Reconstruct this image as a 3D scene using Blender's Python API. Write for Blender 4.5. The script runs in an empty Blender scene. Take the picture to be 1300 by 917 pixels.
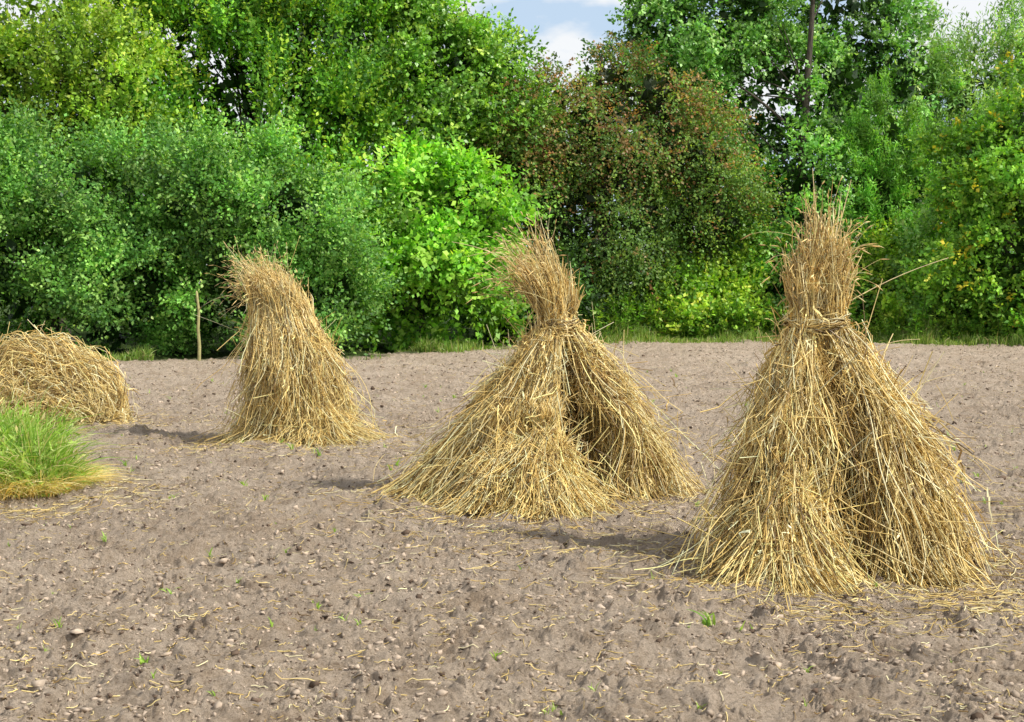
import bpy, math, random
import numpy as np
rng = np.random.default_rng(7)
scene = bpy.context.scene
COL = scene.collection

# ------------------------------------------------------------------ helpers
def link(ob):
    COL.objects.link(ob); return ob

def build_mesh(name, verts, faces, colors=None, mat=None, smooth=False, cdomain='FACE', cname="tint"):
    me = bpy.data.meshes.new(name)
    V = len(verts); F, k = faces.shape
    me.vertices.add(V)
    me.vertices.foreach_set("co", np.ascontiguousarray(verts, dtype=np.float32).ravel())
    me.loops.add(F*k)
    me.loops.foreach_set("vertex_index", np.ascontiguousarray(faces, dtype=np.int32).ravel())
    me.polygons.add(F)
    me.polygons.foreach_set("loop_start", np.arange(0, F*k, k, dtype=np.int32))
    if colors is not None:
        n = F if cdomain == 'FACE' else V
        at = me.attributes.new(cname, 'FLOAT_COLOR', cdomain)
        c = np.ones((n, 4), dtype=np.float32); c[:, :3] = colors
        at.data.foreach_set("color", c.ravel())
    me.update(calc_edges=True)
    if smooth:
        me.polygons.foreach_set("use_smooth", np.ones(F, dtype=bool))
    if mat: me.materials.append(mat)
    return me

def mesh_object(name, *a, **k):
    ob = bpy.data.objects.new(name, build_mesh(name, *a, **k))
    return link(ob)

def empty(name, loc, label=None, category=None, group=None):
    e = bpy.data.objects.new(name, None); e.location = loc
    e.empty_display_size = 0.2
    link(e)
    if label: e["label"] = label
    if category: e["category"] = category
    if group: e["group"] = group
    return e

def norm(v):
    return v/np.maximum(np.linalg.norm(v, axis=-1, keepdims=True), 1e-9)

def tubes(paths, radii, sides=3):
    N, S, _ = paths.shape
    T = norm(np.gradient(paths, axis=1))
    ref = norm(rng.normal(size=(N, 1, 3)))
    A = norm(np.cross(T, np.broadcast_to(ref, T.shape)))
    B = np.cross(T, A)
    ang = np.arange(sides)*2*math.pi/sides
    P = paths[:, :, None, :] + radii[:, :, None, None]*(A[:, :, None, :]*np.cos(ang)[None, None, :, None] + B[:, :, None, :]*np.sin(ang)[None, None, :, None])
    verts = P.reshape(-1, 3)
    base = (np.arange(N)*S*sides)[:, None, None]
    i = np.arange(S-1)[None, :, None]*sides
    j = np.arange(sides)[None, None, :]
    j2 = (j+1) % sides
    q = np.stack([base+i+j, base+i+j2, base+i+sides+j2, base+i+sides+j], -1)
    return verts, q.reshape(-1, 4), (S-1)*sides

def ribbons(paths, width):
    N, S, _ = paths.shape
    T = norm(np.gradient(paths, axis=1))
    ref = norm(rng.normal(size=(N, 1, 3)))
    A = norm(np.cross(T, np.broadcast_to(ref, T.shape)))
    P = np.stack([paths - A*width[:, :, None]*.5, paths + A*width[:, :, None]*.5], 2)
    verts = P.reshape(-1, 3)
    base = (np.arange(N)*S*2)[:, None]
    i = np.arange(S-1)[None, :]*2
    q = np.stack([base+i, base+i+1, base+i+3, base+i+2], -1)
    return verts, q.reshape(-1, 4), S-1

class Bag:
    def __init__(s): s.v = []; s.f = []; s.c = []; s.n = 0
    def add(s, v, f, c):
        s.v.append(v); s.f.append(f+s.n); s.c.append(c); s.n += len(v)
    def obj(s, name, mat, origin=None, smooth=False):
        v = np.concatenate(s.v)
        if origin is not None: v = v - np.asarray(origin)
        return mesh_object(name, v, np.concatenate(s.f), np.concatenate(s.c), mat, smooth)

def _hash(ix, iy, seed):
    h = (ix.astype(np.int64)*374761393 + iy.astype(np.int64)*668265263 + seed*974634777) & 0xffffffff
    h = ((h ^ (h >> 13))*1274126177) & 0xffffffff
    return ((h ^ (h >> 16)) & 0xffffff)/float(0xffffff)
def vnoise(x, y, seed=0):
    ix = np.floor(x); iy = np.floor(y); fx = x-ix; fy = y-iy
    fx = fx*fx*(3-2*fx); fy = fy*fy*(3-2*fy)
    a = _hash(ix, iy, seed); b = _hash(ix+1, iy, seed); c = _hash(ix, iy+1, seed); d = _hash(ix+1, iy+1, seed)
    return (a*(1-fx)+b*fx)*(1-fy) + (c*(1-fx)+d*fx)*fy

EX = [-60, -20, -9.2, -3.06, -1.0, 0, 3.0, 6.9, 11.8, 20, 60]
EY = [22, 24, 25.4, 27.3, 30, 31.6, 34.6, 35.0, 32.4, 30, 28]
def edge_y(x): return np.interp(x, EX, EY)

def ground_h(x, y):
    x = np.asarray(x, float); y = np.asarray(y, float)
    d = np.hypot(x, y)
    fade = np.clip(1.5 - d/60, 0.0, 1)
    wx = x+.14*vnoise(x*5, y*5, 31); wy = y+.14*vnoise(x*5, y*5, 32)
    h = 0.07*(vnoise(x*0.7, y*0.7, 1)-.5) + 0.075*(vnoise(wx*1.9+5, wy*1.9, 2)-.5)
    h += 0.075*np.maximum(0, vnoise(wx*5.3, wy*5.3, 3)-.45)
    n = vnoise(wx*13+3, wy*13, 4); h += 0.075*np.maximum(0, n-.57)
    n = vnoise(wx*29+wy*9, wy*29+7, 5); h += 0.045*np.maximum(0, n-.48)
    n = vnoise(wx*57-wy*20, wy*59, 6); h += 0.026*np.abs(n-.5)
    return h*fade

# ------------------------------------------------------------------ materials
def new_mat(name):
    m = bpy.data.materials.new(name); m.use_nodes = True
    nt = m.node_tree; nt.nodes.clear()
    return m, nt
def N(nt, t, **kw):
    n = nt.nodes.new(t)
    for k, v in kw.items(): setattr(n, k, v)
    return n

def tint_mat(name, rough=.5, spec=.4, transl=.3, tr_tint=(1.2, 1.3, .6), nscale=None):
    m, nt = new_mat(name); L = nt.links.new
    out = N(nt, 'ShaderNodeOutputMaterial')
    at = N(nt, 'ShaderNodeAttribute', attribute_name="tint")
    pr = N(nt, 'ShaderNodeBsdfPrincipled')
    pr.inputs['Roughness'].default_value = rough
    pr.inputs['Specular IOR Level'].default_value = spec
    col = at.outputs['Color']
    if nscale:
        tc = N(nt, 'ShaderNodeTexCoord'); no = N(nt, 'ShaderNodeTexNoise')
        no.inputs['Scale'].default_value = nscale; no.inputs['Detail'].default_value = 3
        L(tc.outputs['Object'], no.inputs['Vector'])
        mr = N(nt, 'ShaderNodeMapRange'); mr.inputs['From Min'].default_value = .3; mr.inputs['From Max'].default_value = .7
        mr.inputs['To Min'].default_value = .78; mr.inputs['To Max'].default_value = 1.2
        L(no.outputs['Fac'], mr.inputs['Value'])
        vm = N(nt, 'ShaderNodeVectorMath', operation='SCALE'); L(col, vm.inputs[0]); L(mr.outputs[0], vm.inputs['Scale'])
        col = vm.outputs[0]
    L(col, pr.inputs['Base Color'])
    if transl <= 0:
        L(pr.outputs[0], out.inputs['Surface']); return m
    tb = N(nt, 'ShaderNodeBsdfTranslucent')
    mu = N(nt, 'ShaderNodeVectorMath', operation='MULTIPLY'); mu.inputs[1].default_value = tr_tint
    L(col, mu.inputs[0]); L(mu.outputs[0], tb.inputs['Color'])
    mx = N(nt, 'ShaderNodeMixShader'); mx.inputs[0].default_value = transl
    L(pr.outputs[0], mx.inputs[1]); L(tb.outputs[0], mx.inputs[2]); L(mx.outputs[0], out.inputs['Surface'])
    return m

M_LEAF = tint_mat("leaf", rough=.5, spec=.35, transl=.35, tr_tint=(1.5, 1.5, .5), nscale=1.3)
M_LEAFGLOSS = tint_mat("glossy_leaf", rough=.40, spec=.5, transl=.3, tr_tint=(1.4, 1.5, .5), nscale=1.3)
M_GRASS = tint_mat("grass_blade", rough=.45, spec=.4, transl=.35, tr_tint=(1.3, 1.3, .6))
M_STRAW = tint_mat("straw", rough=.42, spec=.5, transl=.05, tr_tint=(1.2, 1.1, .8), nscale=9)
M_CLOD = tint_mat("clod", rough=.95, spec=.1, transl=0.0, nscale=60)

def bark_mat():
    m, nt = new_mat("bark"); L = nt.links.new
    out = N(nt, 'ShaderNodeOutputMaterial'); pr = N(nt, 'ShaderNodeBsdfPrincipled'); pr.inputs['Roughness'].default_value = .9
    tc = N(nt, 'ShaderNodeTexCoord'); mp = N(nt, 'ShaderNodeMapping'); mp.inputs['Scale'].default_value = (14, 14, 3)
    no = N(nt, 'ShaderNodeTexNoise'); no.inputs['Scale'].default_value = 1.5; no.inputs['Detail'].default_value = 6
    cr = N(nt, 'ShaderNodeValToRGB'); cr.color_ramp.elements[0].position = .35; cr.color_ramp.elements[0].color = (.03, .024, .017, 1)
    cr.color_ramp.elements[1].position = .7; cr.color_ramp.elements[1].color = (.10, .082, .06, 1)
    bp = N(nt, 'ShaderNodeBump'); bp.inputs['Strength'].default_value = .6; bp.inputs['Distance'].default_value = .03
    L(tc.outputs['Object'], mp.inputs[0]); L(mp.outputs[0], no.inputs['Vector']); L(no.outputs['Fac'], cr.inputs[0])
    L(cr.outputs[0], pr.inputs['Base Color']); L(no.outputs['Fac'], bp.inputs['Height']); L(bp.outputs[0], pr.inputs['Normal'])
    L(pr.outputs[0], out.inputs[0]); return m
M_BARK = bark_mat()

def soil_mat(name="soil"):
    m, nt = new_mat(name); L = nt.links.new
    out = N(nt, 'ShaderNodeOutputMaterial'); pr = N(nt, 'ShaderNodeBsdfPrincipled')
    pr.inputs['Roughness'].default_value = .95; pr.inputs['Specular IOR Level'].default_value = .12
    geo = N(nt, 'ShaderNodeNewGeometry')
    def noise(scale, det=4, ro=.6):
        n = N(nt, 'ShaderNodeTexNoise'); n.inputs['Scale'].default_value = scale; n.inputs['Detail'].default_value = det
        n.inputs['Roughness'].default_value = ro; L(geo.outputs['Position'], n.inputs['Vector']); return n
    def ramp(src, stops):
        r = N(nt, 'ShaderNodeValToRGB'); e = r.color_ramp.elements
        e[0].position, e[0].color = stops[0][0], (*stops[0][1], 1); e[1].position, e[1].color = stops[-1][0], (*stops[-1][1], 1)
        for p, c in stops[1:-1]:
            x = e.new(p); x.color = (*c, 1)
        L(src, r.inputs[0]); return r
    def mix(fac, a, b, mode='MIX'):
        x = N(nt, 'ShaderNodeMix', data_type='RGBA', blend_type=mode)
        if isinstance(fac, float): x.inputs[0].default_value = fac
        else: L(fac, x.inputs[0])
        L(a, x.inputs[6])
        if isinstance(b, tuple): x.inputs[7].default_value = (*b, 1)
        else: L(b, x.inputs[7])
        return x.outputs[2]
    n1 = noise(0.55, 5); n2 = noise(16, 8, .85); n3 = noise(70, 6, .85); n4 = noise(3.2, 6, .75)
    c1 = ramp(n1.outputs['Fac'], [(.3, (.53, .42, .32)), (.7, (.63, .515, .405))])
    c2 = ramp(n2.outputs['Fac'], [(.32, (.34, .30, .27)), (.42, (.82, .80, .77)), (.55, (1.0, 1.0, 1.0)), (.70, (1.15, 1.15, 1.13))])
    c3 = ramp(n3.outputs['Fac'], [(.34, (.33, .30, .27)), (.45, (1, 1, 1)), (.7, (1.18, 1.18, 1.18))])
    c4 = ramp(n4.outputs['Fac'], [(.35, (.80, .76, .71)), (.52, (1, 1, 1)), (.7, (1.08, 1.08, 1.07))])
    col = mix(1.0, c1.outputs[0], c2.outputs[0], 'MULTIPLY'); col = mix(1.0, col, c3.outputs[0], 'MULTIPLY'); col = mix(1.0, col, c4.outputs[0], 'MULTIPLY')
    at = N(nt, 'ShaderNodeAttribute', attribute_name="tint")
    g = noise(3, 5)
    gc = ramp(g.outputs['Fac'], [(.35, (.03, .045, .012)), (.65, (.07, .12, .025))])
    sp = N(nt, 'ShaderNodeSeparateColor'); L(at.outputs['Color'], sp.inputs[0])
    col = mix(sp.outputs[0], col, gc.outputs[0])
    L(col, pr.inputs['Base Color'])
    b = N(nt, 'ShaderNodeBump'); b.inputs['Strength'].default_value = 1.0; b.inputs['Distance'].default_value = .018
    L(n3.outputs['Fac'], b.inputs['Height'])
    b2 = N(nt, 'ShaderNodeBump'); b2.inputs['Strength'].default_value = .9; b2.inputs['Distance'].default_value = .075
    L(n2.outputs['Fac'], b2.inputs['Height']); L(b.outputs[0], b2.inputs['Normal']); L(b2.outputs[0], pr.inputs['Normal'])
    L(pr.outputs[0], out.inputs[0]); return m
M_SOIL = soil_mat()

# ------------------------------------------------------------------ ground sheet
def make_ground():
    ys = [-400, -100, -30, -8, -2, 1.0, 2.5]
    y = 3.4
    while y < 40:
        ys.append(y); y += max(.010, min(.07, y*y*0.00042))
    ys += [42, 46, 52, 60, 80, 120, 200, 350, 700]
    ys = np.array(ys)
    u = np.linspace(-.48, .48, 1000)
    o = np.array([.52, .6, .8, 1.2, 2.2, 5, 12, 30])
    u = np.concatenate([-o[::-1], u, o])
    W = np.maximum(np.abs(ys), 3.0)
    X = W[:, None]*u[None, :]; Y = np.broadcast_to(ys[:, None], X.shape)
    Z = ground_h(X, Y)
    verts = np.stack([X, Y, Z], -1).reshape(-1, 3)
    R, C = X.shape
    i = np.arange(R-1)[:, None]*C; j = np.arange(C-1)[None, :]
    f = np.stack([i+j, i+j+1, i+C+j+1, i+C+j], -1).reshape(-1, 4)
    m = np.clip((Y-edge_y(X)-.1 + 1.6*(vnoise(X*1.5, Y*1.5, 9)-.5))/.8, 0, 1).ravel()
    col = np.stack([m, m, m], -1)
    ob = mesh_object("ground", verts, f, col, M_SOIL, smooth=True, cdomain='POINT')
    ob["kind"] = "structure"; ob["label"] = "bare grey-brown raked soil field with small clods"; ob["category"] = "ground"
make_ground()

def make_clods():
    import bmesh
    bm = bmesh.new(); bmesh.ops.create_icosphere(bm, subdivisions=1, radius=1)
    bv = np.array([v.co[:] for v in bm.verts]); bf = np.array([[v.index for v in f.verts] for f in bm.faces]); bm.free()
    n = 75000
    Y = 3.6 + rng.random(n)**1.3*28; X = (rng.random(n)*2-1)*Y*.44
    ok = (Y < edge_y(X)-.5) & (vnoise(X*1.7, Y*1.7, 44)+rng.normal(0, .25, n) > .40); X = X[ok]; Y = Y[ok]; n = len(X)
    s = np.clip(np.exp(rng.normal(-5.35, .5, n)), .0020, .016)*(1+Y/30)
    dark = rng.random(n)
    V = bv[None]*(s[:, None, None]*rng.uniform(.5, 1.6, (n, 1, 3)))*rng.uniform(.3, 1.6, (n, len(bv), 1))
    V += rng.normal(0, .28, (n, len(bv), 3))*s[:, None, None]
    V[:, :, 2] *= .7
    V += np.stack([X, Y, ground_h(X, Y)], -1)[:, None, :]
    F = bf[None] + (np.arange(n)*len(bv))[:, None, None]
    base = np.where((dark > .78)[:, None], np.array([.15, .105, .075]), np.array([.48, .38, .29]))*rng.uniform(.65, 1.1, (n, 1))
    ob = mesh_object("soil_clods", V.reshape(-1, 3), F.reshape(-1, 3), np.repeat(base, len(bf), 0), M_CLOD)
    ob["kind"] = "stuff"; ob["label"] = "small loose soil clods scattered over the field"; ob["category"] = "soil clods"
make_clods()

# ------------------------------------------------------------------ straw
PAL = np.array([[.94, .74, .31], [.82, .60, .21], [.64, .43, .13], [.96, .86, .50], [.34, .21, .07], [.68, .53, .23], [.16, .10, .04]])
PW = np.array([.26, .25, .15, .15, .08, .07, .04])
EPAL = np.array([[.80, .57, .22], [.64, .42, .14], [.88, .70, .33], [.38, .24, .08]]); EPW = np.array([.35, .2, .35, .10])
def straw_cols(n, k, pal=PAL, pw=PW, gain=1.0):
    c = pal[rng.choice(len(pal), n, p=pw/pw.sum())]*rng.uniform(.72, 1.15, (n, 1))*gain
    return np.repeat(np.minimum(c, .95), k, 0)

def disk(n, p=.5):
    a = rng.random(n)*2*math.pi; r = rng.random(n)**p
    return r*np.cos(a), r*np.sin(a)

def sheaf_mesh(name, foot, neck, top, zn, ztop, n, fr=.28, nr=.09, tr=.11, bulge=(0, 0), flare=.14, cone=.85, gain=1.0, lump=1.0, mess=1.4, droop=0.0, skirt=(0, -1), tie=None, ears=.3, topscatter=1.0, pinch=.30, raised=.28, taper=.86):
    S = 15
    n = int(n*.86)
    bag = Bag()
    foot = np.array(foot); neck = np.array(neck); top = np.array(top); bulge = np.array(bulge)
    sd = rng.random()*50
    nl = 24
    lu, lv = disk(nl, .5); lo = rng.normal(0, .030*mess, (nl, 2)); lph = rng.random((nl, 2))*6.28; lam = rng.normal(0, .022*mess, (nl, 2)); lt = rng.normal(0, .04, (nl, 2)); lz = rng.uniform(.75, 1.12, nl)
    def paths(n, S=S, shell=.42, scatter=1.0, raise_=None):
        raise_ = raised if raise_ is None else raise_
        t = np.linspace(0, 1, S)
        u, v = disk(n, shell)
        j = np.argmin((u[:, None]-lu)**2+(v[:, None]-lv)**2, 1)
        z0 = np.abs(rng.normal(0, .045, n))
        rs = rng.random(n) < raise_
        z0 = np.where(rs, rng.uniform(0, .65, n)*zn, z0)
        lean = 1-np.hypot(u, v)
        zt = zn + (ztop-zn)*(.10+rng.random(n)**1.3*(.45+.55*lean))*lz[j]
        zt += np.where(rng.random(n) < .07, rng.uniform(.0, .32, n)*(ztop-zn), 0)
        Z = z0[:, None] + (zt-z0)[:, None]*t[None, :]
        q = np.clip(1-Z/zn, 0, 1)
        k = np.clip((Z-zn)/(ztop-zn), 0, 1.3)
        ax = neck[None, None, :]*(1-q[..., None]) + foot[None, None, :]*q[..., None] + bulge[None, None, :]*np.sin(np.pi*q)[..., None]
        ax = ax + (top-neck)[None, None, :]*(k[..., None]**1.6)
        th = np.arctan2(v, u)[:, None]+sd
        R = nr + (fr-nr)*q**cone + flare*np.exp(-Z/.08)*rng.uniform(.2, 1.3, (n, 1)) + (tr-nr)*np.sin(np.clip(k*4, 0, 1.57))
        R = R*(1-taper*np.clip(k, 0, 1)**1.5)
        pin = 1-pinch*np.exp(-((Z-zn)/.06)**2)
        lp = ((vnoise(th*2.0, Z*2.2+sd, 61)-.5)*.19 + (vnoise(th*5, Z*5+sd, 62)-.5)*.11)*lump*np.clip(q*2.5+.15, 0, 1)
        tg = ((vnoise(th*3.1, Z*1.7+sd, 63)-.5)*.18)*lump*np.clip(q*2, 0, 1)
        R = R+lp*np.hypot(u, v)[:, None]
        if tie:
            R = R*(1-tie[1]*np.exp(-((Z-tie[0])/.06)**2)+.30*np.exp(-((Z-tie[0]-.17)/.10)**2))
        R = R*pin
        P = np.empty((n, S, 3))
        P[..., 0] = ax[..., 0] + u[:, None]*R - v[:, None]*tg; P[..., 1] = ax[..., 1] + v[:, None]*R*.9 + u[:, None]*tg; P[..., 2] = Z
        env = np.clip(q*2.2, 0, 1)[..., None]
        P[..., :2] += (lo[j][:, None, :]*q[..., None]*1.4 + lam[j][:, None, :]*np.sin(Z[..., None]*7+lph[j][:, None, :]))*env
        P[..., :2] += lt[j][:, None, :]*k[..., None]*topscatter
        fl = np.exp(-Z/.10)
        ph = rng.random((n, 3))*6.28; fq = rng.uniform(3, 9, (n, 3)); am = np.abs(rng.normal(0, .013*scatter*mess, (n, 3)))
        w = am[:, None, :]*np.sin(fq[:, None, :]*t[None, :, None]+ph[:, None, :])
        P += w*(.35+q[..., None]*1.3)
        tb = rng.uniform(.15, .8, n)[:, None]; kk = rng.normal(0, .16*mess, (n, 2))*(rng.random((n, 1)) < .45)
        P[..., :2] += kk[:, None, :]*np.maximum(0, tb-t[None])[..., None]
        o = np.where(rs, rng.uniform(.0, .11, n), 0)*mess
        uv = norm(np.stack([u, v], -1)+1e-6)
        P[..., :2] += uv[:, None, :]*(o[:, None]*(1-t[None])**3)[..., None]
        d = rng.normal(0, .028*scatter*mess, (n, 2))
        P[..., :2] += d[:, None, :]*(q**1.5)[..., None] + rng.normal(0, .08, (n, 2))[:, None, :]*fl[..., None]
        d2 = rng.normal(0, .06*scatter*topscatter, (n, 2)); P[..., :2] += d2[:, None, :]*(k**1.2)[..., None]
        P[..., 2] -= droop*np.abs(rng.normal(.6, .5, n))[:, None]*(k**2)
        P[..., 2] = np.maximum(P[..., 2], .004)
        return P, u, v
    P, u, v = paths(n)
    rad = rng.uniform(.0015, .0037, n)[:, None]*np.ones((1, S)); rad[:, -1] *= .4
    V, F, k = tubes(P, rad, 3); bag.add(V, F, straw_cols(n, k, gain=gain))
    m = int(n*.85*mess)
    P, u, v = paths(m, S=9, shell=.10)
    pick = rng.uniform(0, .72, m); i0 = np.clip((pick*8).astype(int), 0, 7); ar = np.arange(m)
    B = P[ar, i0]; tn = norm(P[ar, i0+1]-P[ar, i0])
    rd = np.concatenate([norm(np.stack([u, v], -1)), np.zeros((m, 1))], 1)
    sdv = norm(np.cross(tn, rd))
    sg = np.where(rng.random(m) < .6, -1, 1)[:, None]
    d = norm(tn*sg + sdv*rng.normal(0, .65, (m, 1)) + rd*np.abs(rng.normal(.05, .2, (m, 1))))
    L = rng.uniform(.06, .32, m)
    s = np.linspace(0, 1, 7)[None]
    Q = B[:, None]+rd[:, None]*.012+d[:, None]*(L[:, None]*s)[..., None]
    Q[..., 2] -= (rng.uniform(0, .45, m)*L)[:, None]*s**2
    kb = rng.uniform(.3, .8, (m, 1)); kd = rng.normal(0, .8, (m, 3))*(rng.random((m, 1)) < .5)
    Q += kd[:, None, :]*(L[:, None]*np.maximum(0, s-kb))[..., None]
    Q[..., 2] = np.maximum(Q[..., 2], .004)
    V, F, k = tubes(Q, rng.uniform(.0014, .0031, m)[:, None]*np.ones((1, 7)), 3); bag.add(V, F, straw_cols(m, k, gain=gain*1.05))
    m = int(n*.10)
    a = rng.normal(math.atan2(skirt[1], skirt[0]), .9, m)
    r0 = fr*rng.uniform(.5, 1.1, m); L = rng.uniform(.08, .34, m); a2 = a+rng.normal(0, .5, m); s = np.linspace(0, 1, 7)[None]
    Q = np.empty((m, 7, 3))
    Q[..., 0] = foot[0]+(np.cos(a)*r0)[:, None]+np.cos(a2)[:, None]*L[:, None]*s; Q[..., 1] = foot[1]+(np.sin(a)*r0)[:, None]+np.sin(a2)[:, None]*L[:, None]*s
    Q[..., 2] = rng.uniform(.02, .16, m)[:, None]*(1-s)**1.6+.02+rng.random((m, 1))*.025
    Q += rng.normal(0, .004, Q.shape)
    V, F, k = tubes(Q, rng.uniform(.0012, .0026, m)[:, None]*np.ones((1, 7)), 3); bag.add(V, F, straw_cols(m, k, gain=gain))
    m = int(n*1.0)
    P, u, v = paths(m, S=9, shell=.16)
    pick = rng.uniform(.02, .98, m); i0 = np.clip((pick*8).astype(int), 0, 7); B = P[np.arange(m), i0]
    L = rng.uniform(.05, .20, m); s = np.linspace(0, 1, 7)[None, :]
    d = norm(np.concatenate([np.stack([u, v], -1)*.7+rng.normal(0, .6, (m, 2)), rng.normal(-.4, 1.0, (m, 1))], 1))
    Q = B[:, None, :] + d[:, None, :]*(L[:, None]*s)[..., None]*np.array([.55, .55, 1])
    Q[..., 2] -= (rng.uniform(.1, .9, m)*L)[:, None]*s**2
    Q += rng.normal(0, .009, Q.shape); Q[..., 2] = np.maximum(Q[..., 2], .004)
    wd = rng.uniform(.004, .012, m)[:, None]*np.array([[.7, 1, 1, .95, .8, .55, .12]])
    V, F, k = ribbons(Q, wd); bag.add(V, F, straw_cols(m, k, gain=gain*1.05))
    m = int(n*ears)
    P, u, v = paths(m, S=9, shell=.3, raise_=0)
    tip = P[:, -1].copy(); dr = norm(P[:, -1]-P[:, -2]+rng.normal(0, .04, (m, 3)))
    L = rng.uniform(.035, .08, m); s = np.linspace(0, 1, 6)
    Q = tip[:, None, :] + dr[:, None, :]*(L[:, None]*s[None])[..., None]
    Q[..., :2] += (norm(rng.normal(size=(m, 2)))*.35*L[:, None])[:, None, :]*(s**2)[None, :, None]
    Q[..., 2] -= (L*rng.uniform(0, .7, m))[:, None]*s[None]**2
    rr = rng.uniform(.0025, .0052, m)[:, None]*np.array([[.35, .9, 1, .85, .6, .12]])
    V, F, k = tubes(Q, rr, 4)
    bag.add(V, F, straw_cols(m, k, EPAL, EPW, gain))
    return bag

def band_mesh(cx, cy, z, r, n=34, ry=None, jit=1.0):
    ry = ry or r
    S = 26; a = np.linspace(0, 2*math.pi*1.03, S)
    P = np.empty((n, S, 3))
    rr = 1+rng.uniform(-.05, .06, (n, 1)); ph = rng.random((n, 1))*6.28
    A = a[None]+ph
    P[..., 0] = cx + r*rr*np.cos(A); P[..., 1] = cy + ry*rr*np.sin(A)
    P[..., 2] = z + rng.normal(0, .014*jit, (n, 1)) + .02*np.sin(A*1+.5)+.010*np.sin(A*5+ph)
    P += rng.normal(0, .004*jit, P.shape)
    V, F, k = tubes(P, np.full((n, S), .0030), 3)
    b = Bag(); b.add(V, F, straw_cols(n, k, gain=.8)); return b

def make_stook(loc, label, sheaves, bands, extra):
    z = float(ground_h(loc[0], loc[1]))
    e = empty("straw_stook", (loc[0], loc[1], z-.02), label, "straw stook", "straw stooks standing in the field")
    for sh in sheaves:
        b = sheaf_mesh("sheaf", skirt=sh['foot'] if np.hypot(*sh['foot']) > .1 else (0, -1), **sh)
        o = b.obj("sheaf", M_STRAW); o.parent = e
    for bd in bands:
        o = band_mesh(**bd).obj("straw_band", M_STRAW); o.parent = e
    n = extra['n']; S = 7; s = np.linspace(0, 1, S)
    c = np.array(extra['c']); r = extra['r']
    d = norm(np.stack([rng.normal(extra.get('dx', 0), .5, n), rng.normal(0, .5, n), rng.uniform(.0, 2.0, n)], -1))
    L = rng.uniform(.08, .32, n)
    B = c + np.clip(rng.normal(0, 1, (n, 3)), -1.6, 1.6)*np.array([r*.4, r*.4, .11])
    Q = B[:, None, :] + d[:, None, :]*(L[:, None]*s)[..., None]
    Q[..., 2] -= (rng.uniform(-.05, .5, n)*L)[:, None]*s**2
    V, F, k = tubes(Q, rng.uniform(.0011, .0021, n)[:, None]*np.linspace(1, .5, S)[None], 3)
    b = Bag(); b.add(V, F, straw_cols(n, k))
    tip = Q[:, -1]; dd = norm(Q[:, -1]-Q[:, -2]); dd[:, 2] -= .35
    LL = rng.uniform(.03, .07, n); ss = np.linspace(0, 1, 5)
    E = tip[:, None]+dd[:, None]*(LL[:, None]*ss)[..., None]
    V, F, k = tubes(E, rng.uniform(.002, .0042, n)[:, None]*np.array([[.4, 1, 1, .6, .1]]), 4)
    b.add(V, F, straw_cols(n, k, EPAL, EPW))
    o = b.obj("ear_wisps", M_STRAW); o.parent = e
    for q in extra.get('long', []):
        a = np.array(q[0]); bb = np.array(q[1]); s6 = np.linspace(0, 1, 8)[:, None]
        p = a+(bb-a)*s6; p[:, 2] += q[2]*np.sin(s6[:, 0]*3.14)
        V, F, k = tubes(p[None], np.linspace(.0032, .0016, 8)[None], 4)
        b = Bag(); b.add(V, F, np.tile([[.75, .60, .32]], (len(F), 1))); o = b.obj("stray_stalk", M_STRAW); o.parent = e
    return e

def S(foot, n, neck=(0, 0), top=(0, 0), zn=1.29, ztop=1.82, **k):
    d = dict(foot=foot, neck=neck, top=top, zn=zn, ztop=ztop, n=n); d.update(k); return d
make_stook((1.67, 7.3), "tall golden straw stook with pointed tied top", [
    S((-.36, -.30), 1900, (-.15, -.05), (-.08, -.03), fr=.12, nr=.07, tr=.085, bulge=(-.02, .0), flare=.13, cone=1.0, ztop=1.80, topscatter=1.2),
    S((-.38, .06), 1300, (-.16, -.02), (-.11, .0), fr=.12, nr=.07, tr=.075, ztop=1.66, cone=.8, flare=.12, topscatter=1.3),
    S((.25, -.20), 1700, (-.03, -.05), (-.06, -.03), fr=.11, nr=.07, tr=.085, bulge=(.08, -.01), flare=.12, ztop=1.86, cone=1.1, gain=.92, topscatter=1.3),
    S((.40, -.06), 2000, (-.01, .01), (-.05, .0), fr=.155, nr=.065, tr=.075, bulge=(.10, -.08), flare=.24, cone=.55, tie=(.50, .45), ztop=1.66, lump=.7, topscatter=1.3),
    S((-.24, .38), 800, (-.14, .05), (-.08, .02), fr=.15, nr=.06, tr=.075),
    S((.14, .42), 800, (-.08, .07), (-.06, .03), fr=.14, nr=.06, tr=.075, gain=.9),
    S((.0, .40), 500, (-.08, .0), (-.07, .0), fr=.10, nr=.05, tr=.05, gain=.8, ztop=2.0, topscatter=.7),
    S((-.38, -.62), 1600, (-.30, -.32), (-.25, -.26), zn=.60, ztop=.82, fr=.14, nr=.085, tr=.12, flare=.22, cone=.8, ears=.08, gain=1.05, pinch=.4),
], [dict(cx=-.09, cy=-.005, z=1.285, r=.157, ry=.15, n=24, jit=1.4), dict(cx=.40, cy=-.10, z=.51, r=.125, ry=.115, n=22), dict(cx=-.30, cy=-.33, z=.60, r=.085, ry=.08, n=14)], dict(n=230, c=(-.06, 0, 1.54), r=.20, dx=.10,
    long=[((.05, -.02, 1.38), (.62, .1, 1.62), .02), ((.1, -.1, 1.1), (.42, -.1, 1.2), .03), ((.35, -.25, .6), (.85, -.2, .38), .03), ((.3, -.1, .9), (.6, -.1, 1.02), .02),
          ((-.08, 0, 1.6), (-.12, 0, 2.08), 0), ((-.02, 0, 1.6), (.08, 0, 2.02), 0), ((.35, -.1, .85), (.50, -.1, 1.08), 0), ((.28, -.1, .9), (.38, -.12, 1.12), 0)]))

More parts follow.
